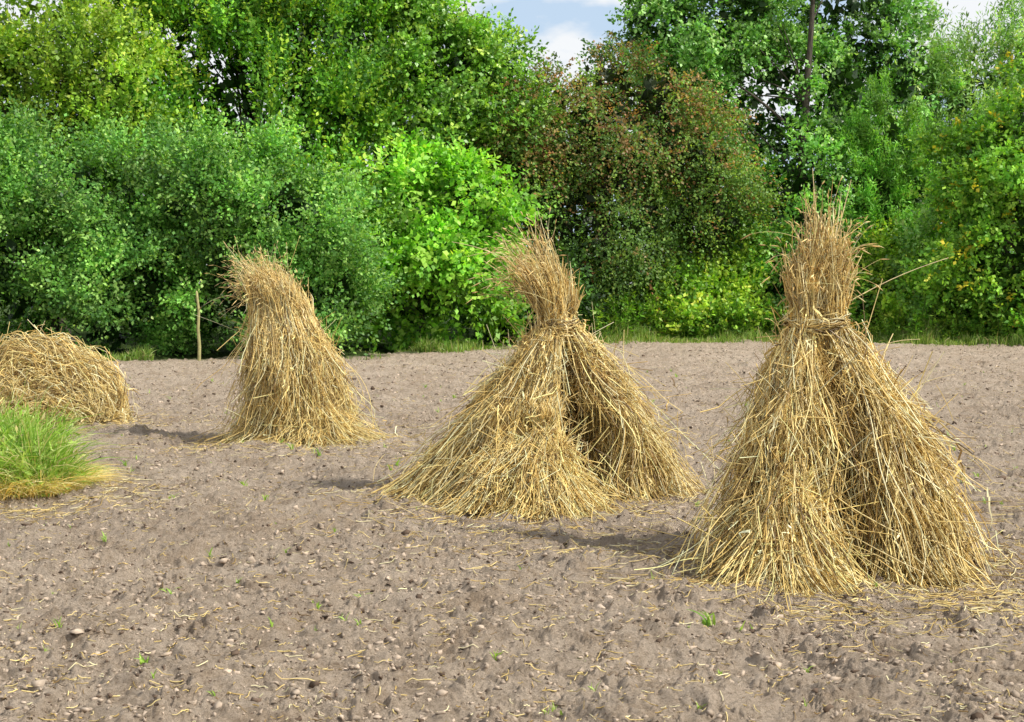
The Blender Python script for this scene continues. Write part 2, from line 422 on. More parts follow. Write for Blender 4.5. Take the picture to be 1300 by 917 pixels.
make_stook((.215, 9.5), "wide golden straw stook with a dark opening between sheaves", [
    S((-.68, -.04), 1400, (.04, -.04), (-.18, -.02), zn=1.18, ztop=1.66, fr=.11, nr=.065, tr=.075, flare=.22, cone=1.0, topscatter=1.8),
    S((-.37, -.28), 1700, (.07, -.06), (-.16, -.03), zn=1.18, ztop=1.74, fr=.14, nr=.065, tr=.075, flare=.16, bulge=(-.02, .0), cone=1.0, topscatter=1.8),
    S((.65, .02), 1800, (.14, .0), (-.02, .0), zn=1.18, ztop=1.66, fr=.125, nr=.07, tr=.075, bulge=(.10, 0), flare=.10, cone=.7, topscatter=1.5),
    S((.56, .42), 800, (.14, .05), (-.04, .02), zn=1.18, ztop=1.62, fr=.14, nr=.07, tr=.075, bulge=(.05, .02)),
    S((-.34, .42), 900, (.07, .05), (-.14, .02), zn=1.18, ztop=1.66, fr=.17, nr=.07, tr=.075),
    S((.15, .50), 600, (.10, .04), (-.10, .01), zn=1.18, ztop=1.90, fr=.13, nr=.05, tr=.05, gain=.8, topscatter=.9),
    S((.06, -.78), 1700, (.0, -.40), (.02, -.30), zn=.52, ztop=.76, fr=.15, nr=.09, tr=.13, flare=.20, cone=.8, ears=.08, gain=1.05, pinch=.35),
    S((-.34, -.62), 900, (-.18, -.32), (-.12, -.25), zn=.50, ztop=.75, fr=.14, nr=.08, tr=.10, flare=.2, cone=.8, ears=.08),
], [dict(cx=.09, cy=-.005, z=1.17, r=.142, ry=.135, n=14, jit=1.7)], dict(n=300, c=(-.07, 0, 1.48), r=.26, dx=-.55,
    long=[((-.1, 0, 1.5), (-.62, .0, 1.72), .04), ((.45, -.1, .75), (.60, -.1, 1.02), .0), ((-.1, 0, 1.55), (-.52, .0, 1.62), .06), ((-.05, 0, 1.6), (-.06, .0, 1.92), .0), ((-.05, 0, 1.6), (-.22, .0, 1.9), .0), ((-.0, 0, 1.6), (.08, .0, 1.82), .0)]))

K2 = dict(pinch=0, taper=.60, lump=1.4, droop=.24, topscatter=1.6)
make_stook((-2.0, 13.0), "leaning rounded golden straw stook with shaggy drooping top", [
    S((-.26, -.12), 1500, (-.27, -.05), (-.38, -.05), zn=1.24, ztop=1.82, fr=.13, nr=.15, tr=.16, bulge=(.07, -.03), cone=.6, flare=.34, **K2),
    S((.00, -.22), 1700, (-.13, -.12), (-.31, -.08), zn=1.22, ztop=1.78, fr=.15, nr=.16, tr=.16, bulge=(.06, -.08), cone=.6, flare=.26, **K2),
    S((.16, -.08), 1600, (.02, -.06), (-.20, -.03), zn=1.12, ztop=1.60, fr=.14, nr=.17, tr=.15, bulge=(.15, -.03), cone=.6, flare=.30, **K2),
    S((.32, -.32), 1400, (.20, -.18), (.14, -.14), zn=.46, ztop=.84, fr=.13, nr=.11, tr=.17, flare=.50, cone=.6, pinch=.35, ears=.1),
    S((-.22, .14), 900, (-.23, .05), (-.32, .04), zn=1.2, ztop=1.70, fr=.14, nr=.14, tr=.13, flare=.24, **K2),
    S((.08, .24), 900, (-.04, .08), (-.2, .03), zn=1.15, ztop=1.6, fr=.16, nr=.15, tr=.13, **K2),
], [dict(cx=.20, cy=-.18, z=.46, r=.125, ry=.11, n=16, jit=1.4)], dict(n=320, c=(-.30, -.02, 1.42), r=.34, dx=-.5,
    long=[((-.2, 0, 1.5), (-.62, 0, 1.6), .05), ((-.3, 0, 1.3), (-.7, 0, 1.12), .06)]))

def make_pile():
    x0, y0 = -4.98, 14.6
    e = empty("straw_pile", (x0, y0, float(ground_h(x0, y0))-.01), "low rounded heap of loose tangled straw sheaves", "straw heap")
    def part(n, rx, ry, rz, cx, cy, cz, yaw, gain=1.0):
        S_ = 11; sd = rng.random()*40
        v = rng.uniform(-1, 1, n); sh = rng.random(n)**.35
        c0 = rng.uniform(.2, math.pi-.2, n); half = rng.uniform(.15, .75, n)
        th = c0[:, None]+np.linspace(-1, 1, S_)[None]*half[:, None]
        th = np.clip(th, -.12, math.pi+.12)
        rr = sh[:, None]*np.sqrt(np.maximum(0, 1-v**2))[:, None]
        rr = rr*(1+.38*(vnoise(th*3+sd, v[:, None]*3, 71)-.5)+.16*(vnoise(th*8+sd, v[:, None]*7, 72)-.5))
        P = np.empty((n, S_, 3))
        a = rng.normal(yaw, .55, n)
        X = -rx*np.cos(th)*(rr*.6+.4); Z = rz*np.sin(th)**.8*(rr) if False else rz*np.clip(np.sin(th), 0, 1)**.8*rr
        Yv = ry*v[:, None] + rng.normal(0, .05, (n, 1))
        P[..., 0] = cx + X*np.cos(a)[:, None]-Yv*np.sin(a)[:, None]; P[..., 1] = cy + X*np.sin(a)[:, None]*.5+Yv*np.cos(a)[:, None]
        P[..., 2] = np.maximum(cz+Z, .004+rng.random((n, 1))*.03)
        w = rng.normal(0, .04, (n, 1, 3))*np.sin(np.linspace(0, 5, S_)[None, :, None]+rng.random((n, 1, 1))*6)
        tt = np.linspace(-1, 1, S_)[None]
        P[..., 2] += (np.abs(rng.normal(0, .10, n))[:, None]*np.maximum(0, tt*rng.choice([-1, 1], (n, 1)))**2)
        P += w; P[..., 2] = np.maximum(P[..., 2], .004)
        b = Bag(); V, F, k = tubes(P, rng.uniform(.0020, .0050, n)[:, None]*np.ones((1, S_)), 3)
        b.add(V, F, straw_cols(n, k, gain=gain))
        m = n//2
        B = P[np.arange(m), rng.integers(0, S_, m)]; d = norm(rng.normal(0, 1, (m, 3))+np.array([.3, -.3, .3])); L = rng.uniform(.05, .30, m)
        s = np.linspace(0, 1, 6)
        Q = B[:, None]+d[:, None]*(L[:, None]*s)[..., None]; Q[..., 2] -= (L*.6)[:, None]*s**2; Q[..., 2] = np.maximum(Q[..., 2], .004)
        V, F, k = ribbons(Q, rng.uniform(.004, .012, m)[:, None]*np.array([[1, 1, 1, .8, .6, .2]])); b.add(V, F, straw_cols(m, k, gain=gain))
        o = b.obj("sheaf", M_STRAW); o.parent = e
    part(2700, .88, .48, .80, .10, 0, 0, .05)
    part(1300, .72, .35, .42, .26, -.24, 0, .12, .88)
    part(800, .9, .45, .2, .22, -.15, 0, 0, .85)
    part(1400, .75, .4, .64, -.70, .15, 0, .2)
make_pile()

def make_litter():
    n0 = 13000
    Y = 3.8+rng.random(n0)**1.3*22; X = (rng.random(n0)*2-1)*Y*.44
    pts = [np.stack([X, Y], -1)]
    for (cx, cy, r, m) in [(1.67, 7.1, .85, 900), (.1, 9.3, 1.0, 1000), (-2.0, 12.8, 1.0, 800), (-4.6, 14.4, 1.0, 600), (-3.1, 9.4, .6, 500), (1.7, 6.6, .8, 500), (3.0, 6.6, .9, 600), (1.0, 8.2, 1.2, 400), (2.8, 9.5, 1.2, 250)]:
        a = rng.random(m)*6.28; q = r*(.55+np.abs(rng.normal(0, .5, m)))
        pts.append(np.stack([cx+q*np.cos(a), cy+q*np.sin(a)], -1))
    p = np.concatenate(pts); n = len(p)
    ok = p[:, 1] < edge_y(p[:, 0])-.3; keep0 = np.arange(n)[ok]; p = p[ok]; n = len(p)
    L = np.where(keep0 < n0, np.clip(np.exp(rng.normal(-3.5, .55, n)), .008, .14), rng.uniform(.03, .20, n))
    a = rng.random(n)*6.28; s = np.linspace(-.5, .5, 5)
    P = np.empty((n, 5, 3))
    kink = rng.normal(0, .3, n)
    P[..., 0] = p[:, None, 0]+np.cos(a)[:, None]*L[:, None]*s+(-np.sin(a)*L*kink)[:, None]*s**2
    P[..., 1] = p[:, None, 1]+np.sin(a)[:, None]*L[:, None]*s+(np.cos(a)*L*kink)[:, None]*s**2
    gz = ground_h(P[..., 0], P[..., 1]); P[..., 2] = np.maximum(gz, gz.mean(1, keepdims=True))+.003+rng.random((n, 1))*.006
    V, F, k = tubes(P, rng.uniform(.0011, .0026, n)[:, None]*np.ones((1, 5)), 3)
    b = Bag(); b.add(V, F, straw_cols(n, k, gain=.9))
    o = b.obj("loose_straw", M_STRAW); o["kind"] = "stuff"; o["label"] = "loose straw stalks strewn on the soil"; o["category"] = "straw"
make_litter()

# ------------------------------------------------------------------ grass
GPAL = np.array([[.27, .46, .06], [.40, .58, .11], [.17, .33, .04], [.54, .64, .22], [.66, .56, .27]])
def blades(bx, by, bz, h, w, lean, pal, pw, S_=6, dirx=None):
    n = len(bx); s = np.linspace(0, 1, S_)
    a = rng.random(n)*6.28
    dx = np.cos(a)*lean; dy = np.sin(a)*lean
    if dirx is not None: dx = dx+dirx[0]; dy = dy+dirx[1]
    P = np.empty((n, S_, 3))
    P[..., 0] = bx[:, None]+(dx*h)[:, None]*s**1.7; P[..., 1] = by[:, None]+(dy*h)[:, None]*s**1.7
    dd = np.hypot(dx, dy)
    P[..., 2] = bz[:, None]+h[:, None]*(s-.48*np.clip(dd, 0, 1.5)[:, None]*s**2.4)
    wd = w[:, None]*np.array([[.8, 1, .95, .75, .45, .08]])
    V, F, k = ribbons(P, wd)
    c = pal[rng.choice(len(pal), n, p=np.array(pw)/sum(pw))]*rng.uniform(.7, 1.25, (n, 1))
    return V, F, np.repeat(c, k, 0)

def make_tuft():
    x0, y0 = -3.60, 9.75
    z0 = float(ground_h(x0, y0))
    n = 5600
    u, v = disk(n, .55)
    nc = 70
    cu, cv = disk(nc, .5); ch = rng.uniform(.65, 1.25, nc); ca = rng.uniform(-.45, .45, (nc, 2))
    j = np.argmin((u[:, None]-cu)**2+(v[:, None]-cv)**2, 1)
    u = u*.75+cu[j]*.25; v = v*.75+cv[j]*.25
    r = np.hypot(u, v)
    h = .74*np.sqrt(np.clip(1.06-r**2, .03, 1))*rng.uniform(.35, 1.1, n)*ch[j]
    b = Bag()
    out = np.stack([u*.2+ca[j, 0], v*.2+ca[j, 1]], 0)
    V, F, c = blades(u*.60, v*.44, np.zeros(n), h, rng.uniform(.004, .012, n), rng.uniform(0, .8, n), GPAL, [.27, .30, .12, .20, .14], dirx=out)
    V[:, 2] = np.maximum(V[:, 2], .005); b.add(V, F, c)
    m = 4500; uu = norm(rng.normal(size=(m, 3))); uu[:, 2] = np.abs(uu[:, 2]); B = uu*np.array([.62, .46, .58])*rng.uniform(.5, 1.03, (m, 1))*(.74+.42*vnoise(uu[:, :1]*4+9, uu[:, 1:2]*4+uu[:, 2:]*3, 81))
    D = norm(rng.normal(0, 1, (m, 3))+uu*.8+np.array([0, 0, .5])); Sd = norm(np.cross(D, rng.normal(0, .4, (m, 3))+uu)); LL = rng.uniform(.03, .085, (m, 1)); md = B+D*LL*.5
    Vq = np.stack([B, md+Sd*LL*.17, B+D*LL, md-Sd*LL*.17], 1).reshape(-1, 3); Vq[:, 2] = np.maximum(Vq[:, 2], .005)
    b.add(Vq, np.arange(m*4).reshape(-1, 4), GPAL[rng.choice(5, m, p=[.35, .3, .12, .20, .03])]*rng.uniform(.7, 1.2, (m, 1)))
    m = 3800; a = rng.random(m)*6.28; rr = rng.uniform(.75, 1.08, m)
    V, F, c = blades(np.cos(a)*rr*.60, np.sin(a)*rr*.46, np.zeros(m), rng.uniform(.08, .30, m), rng.uniform(.003, .007, m), rng.uniform(.3, 1.1, m), np.concatenate([PAL[:4], GPAL[3:]]), [.22, .2, .1, .2, .1, .18], dirx=np.stack([np.cos(a)*.6, np.sin(a)*.6], 0))
    V[:, 2] = np.maximum(V[:, 2], .005); b.add(V, F, c)
    e = b.obj("grass_tussock", M_GRASS); e.location = (x0, y0, z0)
    e["label"] = "bright green grass tussock with dry tan fringe"; e["category"] = "grass tussock"
make_tuft()

def seed_mesh(i):
    n = rng.integers(4, 9); b = Bag()
    bx = rng.normal(0, .006, n); by = rng.normal(0, .006, n)
    V, F, c = blades(bx, by, np.zeros(n), rng.uniform(.02, .08, n), rng.uniform(.004, .012, n), rng.uniform(.2, .9, n), GPAL[:4], [.4, .3, .2, .1])
    b.add(V, F, c)
    return build_mesh("seedling", np.concatenate(b.v), np.concatenate(b.f), np.concatenate(b.c), M_GRASS)
sm = [seed_mesh(i) for i in range(8)]
def put_seed(x, y, s, k):
    o = bpy.data.objects.new("seedling", sm[k % 8]); o.location = (x, y, float(ground_h(x, y)))
    o.scale = (s, s, s); o.rotation_euler[2] = random.uniform(0, 6.28); link(o)
    o["label"] = "small green weed seedling sprouting from bare soil"; o["category"] = "seedling"; o["group"] = "weed seedlings dotted over the field"
random.seed(5)
put_seed(.82, 5.85, 1.6, 1); put_seed(.84, 5.83, 1.3, 3); put_seed(1.0, 5.8, .6, 2); put_seed(-1.55, 6.3, 1.0, 3)
for i in range(190):
    y = 4.6+random.random()**1.2*19; x = random.uniform(-.38, .38)*y
    if y < edge_y(x)-1: put_seed(x, y, random.uniform(.35, .95)*(1 if y < 9 else 1.5), i)

def make_verge():
    n = 80000
    X = rng.uniform(-14, 20, n); Y = edge_y(X)+rng.normal(.45, .6, n)+.8*(vnoise(X*.8, X*0, 55)-.5)
    ok = (vnoise(X*.9, Y*.9, 21)*.6+vnoise(X*3, Y*3, 23)*.4+.22*(X > 1)-.10*(X < 1)-.10*(X < -3) > .46)
    X = X[ok]; Y = Y[ok]; n = len(X)
    hs = .08+.95*vnoise(X*.7, Y*.7, 22)**2*vnoise(X*2.7, Y*2.7, 24)
    h = hs*rng.uniform(.5, 1.5, n)*np.clip(.40+(X-.5)*.3, .40, 1)
    V, F, c = blades(X, Y, ground_h(X, Y), h, rng.uniform(.010, .022, n), np.abs(rng.normal(0, .5, n)), GPAL*.72, [.3, .25, .2, .18, .07])
    b = Bag(); b.add(V, F, c)
    o = b.obj("grass_verge", M_GRASS); o["kind"] = "stuff"; o["label"] = "green grass strip along the edge of the field"; o["category"] = "grass"
make_verge()

# ------------------------------------------------------------------ foliage
LS = 1.36
LC = .58
LG = 1.32
def foliage(lobes, leaves, pal, pw, leaf=(.075, .045), twig=(.25, .6), lpt=12, up=.35, out=.8, spread=.5, droop=.0, csize=(.35, .7), cdens=1.3, normal_up=.5, var=.36, cull=.8, zmin=.05, core=True, depth=(.58, 1.12), zsplit=None, pw2=None):
    lobes = np.array(lobes, float); leaves = int(leaves*LC); pal = pal*LG
    area = (lobes[:, 3]*lobes[:, 5]+lobes[:, 3]*lobes[:, 4]+lobes[:, 4]*lobes[:, 5])*4.2
    nc = int(area.sum()*cdens)
    li = rng.choice(len(lobes), nc, p=area/area.sum())
    d = norm(rng.normal(size=(nc, 3)))
    keep = (d[:, 1] < .3) | (rng.random(nc) > cull)
    li = li[keep]; d = d[keep]; nc = len(li)
    C = lobes[li, :3]+d*lobes[li, 3:6]*rng.uniform(depth[0], depth[1], (nc, 1))
    CR = rng.uniform(csize[0], csize[1], nc)
    cb = 1+rng.normal(0, var*.6, nc)
    nt = int(leaves/lpt)
    ci = rng.choice(nc, nt, p=CR**2/(CR**2).sum())
    e = norm(rng.normal(size=(nt, 3))+d[ci]*.7)
    base = C[ci]+e*(CR[ci]*rng.random(nt)**.5)[:, None]*np.array([1, 1, .7])
    td = norm(e*out+d[ci]*.4+np.array([0, 0, up])+rng.normal(0, spread, (nt, 3)))
    TL = rng.uniform(twig[0], twig[1], nt)
    tb = cb[ci]*(1+rng.normal(0, var*.5, nt))
    pi = rng.choice(len(pal), nt, p=np.array(pw)/sum(pw))
    if zsplit is not None:
        pi2 = rng.choice(len(pal), nt, p=np.array(pw2)/sum(pw2))
        pr = np.clip((base[:, 2]-zsplit)/1.5+.5+rng.normal(0, .25, nt), 0, 1)
        pi = np.where(rng.random(nt) < pr, pi2, pi)
    s = (np.arange(lpt)+.5)/lpt
    P = base[:, None]+td[:, None]*(TL[:, None]*s)[..., None]
    P[..., 2] -= droop*(TL[:, None]*s)**1.6
    P = P.reshape(-1, 3)+rng.normal(0, .03, (nt*lpt, 3))
    D = norm(np.repeat(td, lpt, 0)*.6+rng.normal(0, .6, (nt*lpt, 3))+np.array([0, 0, -droop*.5]))
    Nn = norm(rng.normal(0, .5, (nt*lpt, 3))+np.repeat(d[ci], lpt, 0)*.6+np.array([.15, -.1, normal_up]))
    Sd = norm(np.cross(D, Nn)); Nn = np.cross(Sd, D)
    ls = rng.uniform(.6, 1.3, (nt*lpt, 1))*LS
    Ln = leaf[0]*ls; Wn = leaf[1]*ls*.5
    ok = P[:, 2] > zmin
    mid = P+D*Ln*.45+Nn*Ln*.06
    V = np.stack([P, mid+Sd*Wn, P+D*Ln, mid-Sd*Wn], 1)
    col = pal[np.repeat(pi, lpt)]*(np.repeat(tb, lpt)[:, None])*rng.uniform(.75, 1.25, (nt*lpt, 1))
    V = V[ok]; col = np.clip(col[ok], .004, .8)
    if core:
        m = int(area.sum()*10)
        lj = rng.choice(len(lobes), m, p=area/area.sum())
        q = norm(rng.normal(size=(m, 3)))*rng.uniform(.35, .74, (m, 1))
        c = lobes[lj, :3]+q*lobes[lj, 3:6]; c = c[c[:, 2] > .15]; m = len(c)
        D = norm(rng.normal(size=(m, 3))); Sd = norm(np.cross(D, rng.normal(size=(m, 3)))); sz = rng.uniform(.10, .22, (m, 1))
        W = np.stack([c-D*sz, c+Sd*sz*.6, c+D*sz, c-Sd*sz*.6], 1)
        V = np.concatenate([V, W]); col = np.concatenate([col, np.tile(pal.min(0)*.25, (m, 1))])  # big inner leaves close the crown; interior shade is put into their dark colour
    n = len(V)
    return V.reshape(-1, 3), np.arange(n*4).reshape(-1, 4), col, C

def branches(base, r0, lobes, C, nlimb=8, top=None, lean=0):
    bag = Bag(); base = np.array(base, float)
    lob = np.array(lobes, float)
    if top is None: top = lob[np.argmax(lob[:, 2]), :3]+np.array([0, 0, lob[:, 5].max()*.35])
    top = np.array(top, float)
    S_ = 12; s = np.linspace(0, 1, S_)
    tr = base[None]+(top-base)[None]*s[:, None]; tr[:, :2] += .12*np.sin(s*5+rng.random()*6)[:, None]*s[:, None]
    V, F, k = tubes(tr[None], (r0*(1-s*.82))[None], 9); bag.add(V, F, np.ones((len(F), 3)))
    idx = rng.choice(len(C), min(nlimb*6, len(C)), replace=False)
    P = []; R = []
    s2 = np.linspace(0, 1, 8)
    for j, i in enumerate(idx):
        t = C[i]; f = rng.uniform(.2, .9); a = tr[int(f*(S_-1))]
        if t[2] < a[2]-.3: a = tr[max(1, int(.2*(S_-1)))]
        mid = (a+t)/2+np.array([0, 0, .15*np.linalg.norm(t-a)])
        p = (1-s2)[:, None]**2*a+2*((1-s2)*s2)[:, None]*mid+(s2**2)[:, None]*t
        P.append(p); R.append((r0*(.42 if j < nlimb else .2))*(1-f*.5)*(1-s2*.85))
    V, F, k = tubes(np.array(P), np.array(R), 5); bag.add(V, F, np.ones((len(F), 3)))
    return bag

def make_plant(kind, label, category, base, lobes, leaves, pal, pw, r0=.16, trunk=True, mat=None, group=None, nlimb=8, top=None, **kw):
    V, F, col, C = foliage(lobes, leaves, np.array(pal), pw, **kw)
    b = np.array([base[0], base[1], 0.0])
    e = empty(kind, tuple(b), label, category, group)
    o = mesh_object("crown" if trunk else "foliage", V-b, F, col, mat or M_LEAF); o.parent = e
    o = branches(b, r0, lobes, C, nlimb=nlimb, top=top).obj("trunk" if trunk else "stem", M_BARK, origin=b, smooth=True); o.parent = e
    return e

BLUE = [[.10, .24, .045], [.15, .31, .06], [.055, .155, .028], [.24, .40, .10]]
YEL = [[.22, .38, .04], [.31, .47, .05], [.14, .27, .03], [.42, .53, .08]]
MID = [[.14, .30, .035], [.20, .38, .045], [.085, .21, .025], [.30, .45, .06]]
BRT = [[.15, .35, .03], [.21, .43, .04], [.095, .25, .025], [.28, .47, .065]]
HAW = [[.11, .20, .04], [.07, .145, .03], [.20, .15, .055], [.24, .125, .05], [.18, .27, .05]]
ALD = [[.12, .28, .05], [.18, .35, .07], [.075, .20, .035], [.26, .43, .14]]
WIL = [[.20, .36, .11], [.28, .44, .13], [.14, .27, .08], [.36, .50, .18]]
SHADE = [[.045, .11, .025], [.065, .145, .03], [.03, .08, .02], [.09, .19, .04]]  # shade beneath the hawthorn put into the leaf colour of its low bushes
W4 = [.32, .30, .18, .20]

for base, lobes, nl in [
    ((-9.3, 28.6), [(-9.3, 28.8, 2.1, 3.2, 2.3, 2.3), (-7.9, 28.2, 1.4, 1.7, 1.8, 1.7), (-10.8, 28.2, 3.2, 1.6, 1.5, 1.5), (-7.3, 28.9, 2.8, 1.5, 1.4, 1.7), (-9.0, 28.0, 3.4, .9, .9, 1.0)], 135000),
    ((-5.2, 28.4), [(-5.2, 28.4, 2.0, 2.2, 2.0, 2.2), (-4.2, 28.3, 1.3, 1.45, 1.5, 1.6), (-5.8, 28.2, 3.0, 1.3, 1.3, 1.3), (-4.6, 27.8, 2.7, 1.0, .9, 1.0), (-3.7, 28.9, 2.2, .9, .9, 1.2)], 115000),
    ((-13.6, 28.4), [(-13.6, 28.4, 2.4, 2.4, 2.0, 2.6)], 30000)]:
    make_plant("shrub", "dense rounded blue-green shrub at the field edge", "shrub", base, lobes, nl, BLUE, W4, trunk=False, r0=.09,
               group="dense blue-green shrubs along the field edge", leaf=(.060, .042), twig=(.25, .7), lpt=9, up=.6, csize=(.25, .6), cdens=1.0)
make_plant("deciduous_tree", "yellow-green leafy tree above the hedge", "tree", (-10, 31.8),
    [(-10.7, 31.5, 5.7, 2.6, 2.0, 2.5), (-9.1, 31.5, 5.0, 1.4, 1.6, 1.9), (-12.6, 31.8, 6.4, 2.0, 2, 2.4)], 80000, np.array(YEL)*.85, W4, up=.8, leaf=(.08, .055), twig=(.35, .8), cdens=1.0)
make_plant("hornbeam_tree", "tall dark green tree with upright leafy shoots", "tree", (-6.2, 34.2),
    [(-6.1, 34, 5.3, 2.9, 2.4, 3.2), (-6.2, 34, 8.4, 2.1, 2, 2.2), (-8.6, 34.4, 8.0, 1.9, 2, 2.4), (-4.6, 33.8, 6.6, 1.5, 1.5, 2.0)], 125000,
    [[.085, .23, .02], [.14, .30, .028], [.05, .15, .018], [.27, .41, .035]], W4, up=1.5, out=.5, spread=.3, twig=(.5, 1.2), lpt=16, leaf=(.085, .052), cdens=.8)
make_plant("deciduous_tree", "tall bright green glossy-leaved tree", "tree", (-2.4, 36.3),
    [(-1.8, 36, 4.9, 2.4, 2.2, 2.7), (-2.0, 36, 7.0, 1.8, 2, 1.8), (-3.8, 36, 9.2, 1.8, 2, 2.2), (-.3, 36, 6.2, 1.2, 1.3, 1.3), (-2.5, 36, 8.6, 1.0, 1.3, 1.2), (-.7, 36, 7.1, .9, 1, .8)], 118000, MID, W4, up=.1, twig=(.3, .7), leaf=(.085, .06), mat=M_LEAFGLOSS, droop=.25, cdens=1.0)
make_plant("shrub", "bright green broad-leaved bush", "shrub", (-1.8, 30.8),
    [(-1.85, 31, 2.0, 1.55, 1.3, 2.0), (-2.8, 30.8, 1.6, 1.1, 1.2, 1.5), (-1.0, 31.2, 2.9, 1.0, 1, 1.2), (-2.9, 31.4, 3.3, .9, .9, 1.0)], 50000, BRT, W4, trunk=False, r0=.07, up=.1, leaf=(.10, .068), twig=(.3, .9), lpt=9, droop=.3, csize=(.25, .6), cdens=1.0)
make_plant("hawthorn_tree", "dark hawthorn tree with red-brown berries", "tree", (2.4, 36.2),
    [(2.0, 36, 2.8, 2.5, 1.9, 2.3), (2.9, 36, 5.2, 2.1, 1.6, 1.5), (4.6, 35.9, 4.5, 1.3, 1.2, 1.1), (.5, 35.9, 4.8, 1.3, 1.2, 1.3), (2.3, 36, 6.4, 1.1, 1.0, .8), (5.0, 36, 3.0, 1.2, 1.1, 1.2), (3.7, 35.6, 6.2, .8, .8, .6), (1.0, 36.2, 6.0, .8, .8, .7)], 130000, HAW, [.42, .34, .05, .03, .16], leaf=(.058, .044), twig=(.6, 1.4), lpt=16, up=.1, out=1.0, droop=.45, csize=(.2, .5), cdens=.9,
    zsplit=4.5, pw2=[.24, .10, .32, .16, .18])
make_plant("alder_tree", "tall green alder with slim dark trunk", "tree", (7.6, 37.6),
    [(7.0, 40.0, 6.3, 3.1, 2.0, 3.0), (5.4, 39.6, 9.0, 2.1, 2.0, 2.4), (9.4, 39.8, 9.0, 2.0, 1.8, 2.4), (4.6, 39.4, 6.4, 1.9, 1.8, 2.2), (6.8, 39.8, 3.4, 2.8, 1.8, 2.2), (3.8, 39, 8.6, 1.0, 1, 1.8), (8.0, 37.4, 3.6, 1.6, .8, 1.7), (8.9, 38.2, 6.6, .7, .8, 1.5), (6.5, 38.2, 9.2, .7, .8, 1.0), (10.6, 39.6, 7.4, 1.3, 1.2, 1.8)], 165000, ALD, W4, leaf=(.085, .06), r0=.17, nlimb=3,
    top=(8.0, 37.8, 11.5), mat=M_LEAFGLOSS, twig=(.3, .75), up=.05, droop=.3, cdens=1.0)
make_plant("juniper_tree", "columnar fresh green conifer", "tree", (9.8, 37.0),
    [(9.8, 37.0, 2.8, 1.1, .9, 2.5), (9.8, 37.0, 4.9, .75, .7, 1.4), (9.2, 36.9, 4.2, .6, .6, 1.2), (10.5, 36.9, 4.0, .6, .6, 1.2)], 60000, [[.13, .32, .045], [.18, .38, .055], [.08, .22, .03], [.23, .43, .08]], W4,
    leaf=(.10, .024), twig=(.3, .7), lpt=18, up=1.6, out=.3, spread=.2, csize=(.15, .3), cdens=2.5)
make_plant("willow_tree", "feathery pale green trees with pointed tops", "tree", (13.2, 43.4),
    [(12.0, 43, 6.0, 1.5, 1.3, 3.0), (14.2, 43, 6.4, 1.4, 1.4, 3.1), (13, 43.4, 3.8, 2.4, 1.4, 2.8), (15.4, 43, 7.6, .9, .9, 2.4)], 85000, WIL, W4, leaf=(.12, .034), twig=(.5, 1.2), lpt=16, up=.9, out=.4, spread=.3, csize=(.25, .5))
make_plant("willow_tree", "feathery pale green trees with pointed tops", "tree", (17.0, 43.4),
    [(16.8, 43, 6.4, 1.6, 1.4, 3.2), (18.6, 43, 5.6, 1.6, 1.4, 2.8)], 35000, WIL, W4, leaf=(.12, .034), twig=(.5, 1.2), lpt=16, up=.9, out=.4, spread=.3, csize=(.25, .5))
make_plant("deciduous_tree", "green tree flecked with yellow autumn leaves", "tree", (12.4, 34),
    [(12.0, 33.9, 2.3, 1.8, 1.4, 2.2), (12.5, 33.9, 4.6, 1.4, 1.3, 1.7), (14.3, 33.9, 3.6, 1.8, 1.5, 2.6), (11.2, 34.4, 4.2, .8, .8, 1.0)], 80000, [[.14, .30, .035], [.20, .38, .045], [.085, .21, .025], [.55, .46, .04], [.28, .44, .06]], [.34, .28, .2, .06, .12], up=.1, droop=.3, leaf=(.085, .058), twig=(.3, .7), cdens=1.0)
for (x, y, z, rx, ry, rz, nl, pal, lab) in [
    (5.6, 36.9, 1.2, 1.4, .9, 1.5, 26000, YEL, "green bramble thicket beneath the trees"),
    (7.5, 36.4, 1.7, 1.3, .9, 1.6, 26000, ALD, "green bramble thicket beneath the trees"),
    (9.2, 36.0, 1.1, 1.2, .8, 1.3, 22000, YEL, "light green leafy undergrowth bush"),
    (11.0, 35.6, 1.6, 1.2, .9, 1.8, 26000, WIL, "light green leafy undergrowth bush"),
    (10.9, 34.6, .9, 1.2, .8, 1.1, 20000, MID, "green bramble thicket beneath the trees"),
    (12.9, 33.0, .7, 1.5, .7, 1.0, 16000, BRT, "light green leafy undergrowth bush"),
    (.4, 33.9, .9, 1.1, .7, 1.2, 14000, SHADE, "dark shaded bush under the hawthorn"),
    (3.4, 36.0, .8, 1.3, .7, 1.1, 16000, MID, "green bramble thicket beneath the trees"),
    (4.7, 35.7, .5, 1.0, .6, .8, 12000, YEL, "light green leafy undergrowth bush"),
    (-.3, 33.5, 1.3, .9, .8, 1.5, 12000, SHADE, "dark shaded bush under the hawthorn")]:
    make_plant("bush", lab, "bush", (x, y), [(x, y, z, rx, ry, rz), (x+.5, y-.1, z*.7, rx*.6, ry, rz*.7)], nl, pal, W4, trunk=False, r0=.04, nlimb=4, leaf=(.085, .055), twig=(.25, .8), lpt=10, up=.6, csize=(.2, .45), cdens=1.6)

